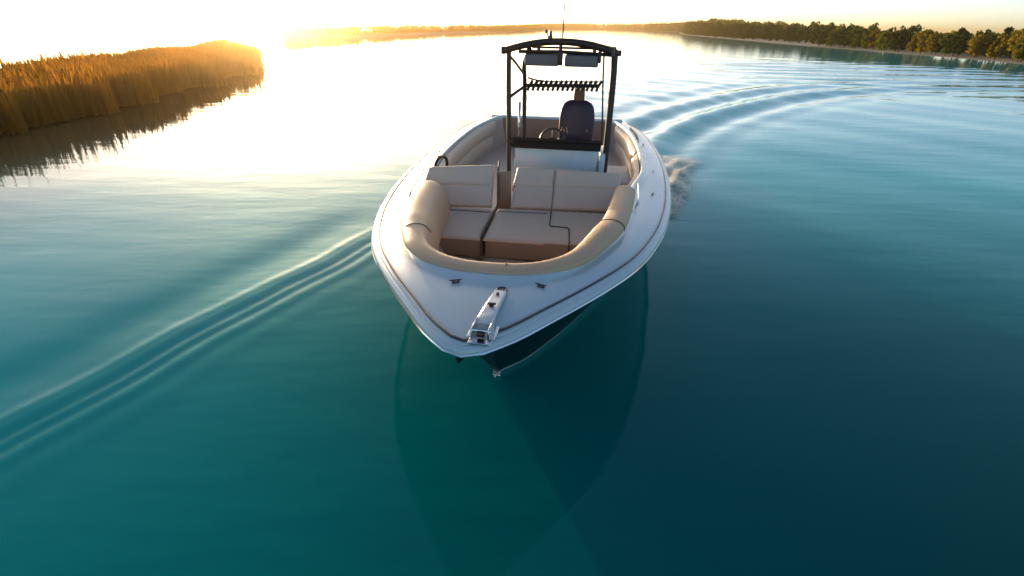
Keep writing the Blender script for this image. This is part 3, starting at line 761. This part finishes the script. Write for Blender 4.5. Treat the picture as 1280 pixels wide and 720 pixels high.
pts = []
for _ in range(500):
    k = int(random.random()**1.6*30); p = B[k]; pts.append((p.x+random.gauss(0, .25)+1.2, p.y+random.gauss(0, .25), 0))
blades('tall_reeds', pts, 1.35, .05, REED, 'sparse taller reed plumes on the far edge of the marsh', .4)
# right bank and far bank
rf = [(44, -10), (47, 35), (50, 48), (54.5, 67.7), (56, 85), (58.3, 114), (68.7, 188), (87, 299), (140, 500), (150, 690), (110, 760), (40, 560), (6, 308), (-13.8, 208), (-25.7, 141), (-29, 102.5), (-30.5, 84), (-32, 76)]
rb = [(140, -30), (150, 35), (155, 60), (160, 90), (170, 120), (190, 160), (230, 230), (300, 340), (420, 600), (420, 900), (160, 980), (-20, 700), (-24, 330), (-34, 225), (-38, 150), (-36, 108), (-34.5, 88), (-33, 78)]
A, B = bank('shore_bank', rf, rb, .7, SAND, 'low sandy bank round the far side of the lake')

def crown_mesh(name, h, rad, nclump, nleaf, seed, base=.15, shape='round', ls=.22):
    rg = np.random.default_rng(seed); V = []; Fc = []
    C_ = []
    for _ in range(nclump):
        z = base*h+(1-base)*h*rg.uniform(0, 1); t = (z/h-base)/(1-base)
        if shape == 'cone': rr = rad*(1-t)**.75+.05*rad
        else: rr = rad*math.sqrt(max(.03, 1-(2*t-.85)**2/1.4))
        a = rg.uniform(0, 2*np.pi); q = rr*math.sqrt(rg.uniform(.1, 1)); C_.append((q*math.cos(a), q*math.sin(a), z, rad*rg.uniform(.22, .42)))
    for (x, y, z, cr_) in C_:
        for _ in range(nleaf):
            d = rg.normal(size=3); d /= np.linalg.norm(d); d *= cr_*rg.uniform(.55, 1.1); d[2] *= .8
            c = np.array([x, y, z])+d; s = ls*rg.uniform(.6, 1.4)
            u = rg.normal(size=3); u /= np.linalg.norm(u); v = np.cross(u, rg.normal(size=3)); v /= np.linalg.norm(v)
            k = len(V); V += [c-u*s, c+v*s*.6, c+u*s, c-v*s*.6]; Fc.append((k, k+1, k+2, k+3))
    return np.array(V), np.array(Fc)

def tree_proto(name, h, rad, seed, m, label, group, shape):
    e = empty(name, (0, 0, 0)); tag(e, label, 'tree', group)
    V, Fc = crown_mesh('crown', h, rad, 26, 34, seed, .12, shape, .035*h+.08); np_mesh('crown', V, Fc, m, e, smooth=False)
    bm = bmesh.new(); rg = random.Random(seed)
    tube(bm, [(0, 0, -.3), (.05, 0, h*.3), (.0, .06, h*.6), (.05, 0, h*.92)], [.05*h*.6, .04*h*.6, .022*h*.6, .006*h], 7)
    for k in range(6):
        a = rg.uniform(0, 6.28); z = h*rg.uniform(.25, .7); l = rad*.7
        tube(bm, [(0, 0, z), (math.cos(a)*l*.5, math.sin(a)*l*.5, z+l*.35), (math.cos(a)*l, math.sin(a)*l, z+l*.6)], [.012*h, .008*h, .003*h], 5)
    obj('trunk', bm, BARK, e); return e
G1, G2, G3 = 'golden trees at the right end of the shore', 'dark trees along the right shore', 'green trees along the right shore'
protos = [tree_proto('deciduous_tree', 3.6, 1.5, 1, LEAF_G, 'small golden green leafy tree at the right end of the treeline', G1, 'round'),
          tree_proto('deciduous_tree', 3.4, 1.2, 2, LEAF_G, 'small golden green leafy tree at the right end of the treeline', G1, 'round'),
          tree_proto('conifer_tree', 3.9, 1.1, 3, LEAF_D, 'dark narrow tree in the treeline along the right shore', G2, 'cone'),
          tree_proto('deciduous_tree', 3.5, 1.6, 4, LEAF_D, 'dark rounded tree in the treeline along the right shore', 'dark rounded trees along the right shore', 'round'),
          tree_proto('deciduous_tree', 3.3, 1.4, 5, LEAF, 'olive green leafy tree in the treeline along the right shore', G3, 'round')]
used = [False]*len(protos)
def place(pi, x, y, sc_, rz):
    p = protos[pi]
    if not used[pi]: o = p; used[pi] = True
    else:
        o = p.copy(); COL.objects.link(o)
        for ch in list(p.children):
            c = ch.copy(); COL.objects.link(c); c.parent = o
    o.location = (x, y, .25); o.rotation_euler = (0, 0, rz); o.scale = (sc_, sc_, sc_*random.uniform(.9, 1.1))
def shore_pt(y, off):
    """point off metres behind the right waterline at y"""
    T_ = [(44, -10), (47, 35), (50, 48), (54.5, 67.7), (56, 85), (58.3, 114), (68.7, 188), (87, 299)]
    for (x0, y0), (x1, y1) in zip(T_, T_[1:]):
        if y0 <= y <= y1: return x0+(x1-x0)*(y-y0)/(y1-y0)+off
    return T_[-1][0]+off
y = 49.0
while y < 112:
    for off in (2.0, 4.6):
        if y < 82: pi = random.choices([0, 1, 2, 3, 4], [4, 4, 2, 2, 3])[0]
        else: pi = random.choices([0, 1, 2, 3, 4], [0.7, .7, 3, 3, 3])[0]
        h_ = .69*(1+off*.02)*(1+max(0, y-60)*.003)
        place(pi, shore_pt(y, off)+random.uniform(-.6, .6), y+random.uniform(-.7, .7), h_*random.uniform(.82, 1.08), random.uniform(0, 6.28))
    y += 1.6 if y < 75 else 2.2

# far wood as one mass
def wood(name, spots, m, label, nl=9):
    VV = []; FF = []; base = 0; lib = []
    for k in range(6): lib.append(crown_mesh('c', 1.0, .42, 16, nl, 50+k, .02, 'round' if k % 2 else 'cone', .075))
    for (x, y, h_) in spots:
        V, Fc = random.choice(lib); a = random.uniform(0, 6.28); c_, s_ = math.cos(a), math.sin(a)
        Q = np.stack([(V[:, 0]*c_-V[:, 1]*s_)*h_+x, (V[:, 0]*s_+V[:, 1]*c_)*h_+y, V[:, 2]*h_+.2], -1)
        VV.append(Q); FF.append(Fc+base); base += len(V)
    o = np_mesh(name, np.concatenate(VV), np.concatenate(FF), m, smooth=False); tag(o, label, None, None, 'stuff')
def line_spots(line, n, w0, w1, h):
    L = resample(smoothline([(x, y, 0) for x, y in line], 8), 400); out = []
    for _ in range(n):
        i = random.random()**.8*398; k = int(i); p = L[k].lerp(L[k+1], i-k); t = (L[k+1]-L[k]).normalized(); nr = Vector((t.y, -t.x, 0))
        q = p+nr*random.uniform(w0, w1); out.append((q.x, q.y, h(i/398)*random.uniform(.75, 1.1)))
    return out
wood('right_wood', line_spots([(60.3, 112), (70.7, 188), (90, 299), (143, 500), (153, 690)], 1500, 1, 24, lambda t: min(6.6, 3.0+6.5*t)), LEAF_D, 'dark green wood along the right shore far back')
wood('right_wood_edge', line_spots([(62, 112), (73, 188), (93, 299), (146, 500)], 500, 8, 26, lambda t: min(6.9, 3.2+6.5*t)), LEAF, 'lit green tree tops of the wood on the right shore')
# far shore: heights follow the low land at the left
fl = [(215, 560), (175, 655), (150, 720), (110, 768), (40, 566), (6, 312), (-14.5, 211), (-26.5, 143), (-30, 103.5), (-31.3, 88), (-32.3, 79)]
wood('far_wood', line_spots(fl, 2600, 1, 5, lambda t: 6.2*(1-t)**1.3+1.6), SHRUB, 'low olive scrub and trees along the far shore')

# ------------------------------------------------------------------ haze
HZ = 0.00062
def haze():
    bm = bmesh.new(); box(bm, (0, 600, 6.0), (3000, 1900, 15), 0)
    o = obj('haze', bm, None, None, smooth=False); tag(o, 'thin golden haze over the lake', None, None, 'stuff')
    m = bpy.data.materials.new('haze'); m.use_nodes = True; nt = m.node_tree; nt.nodes.clear()
    out = nt.nodes.new('ShaderNodeOutputMaterial'); v = nt.nodes.new('ShaderNodeVolumePrincipled')
    v.inputs['Color'].default_value = (1, .66, .31, 1); v.inputs['Density'].default_value = HZ; v.inputs['Anisotropy'].default_value = .93
    nt.links.new(v.outputs[0], out.inputs['Volume']); o.data.materials.append(m)
haze()
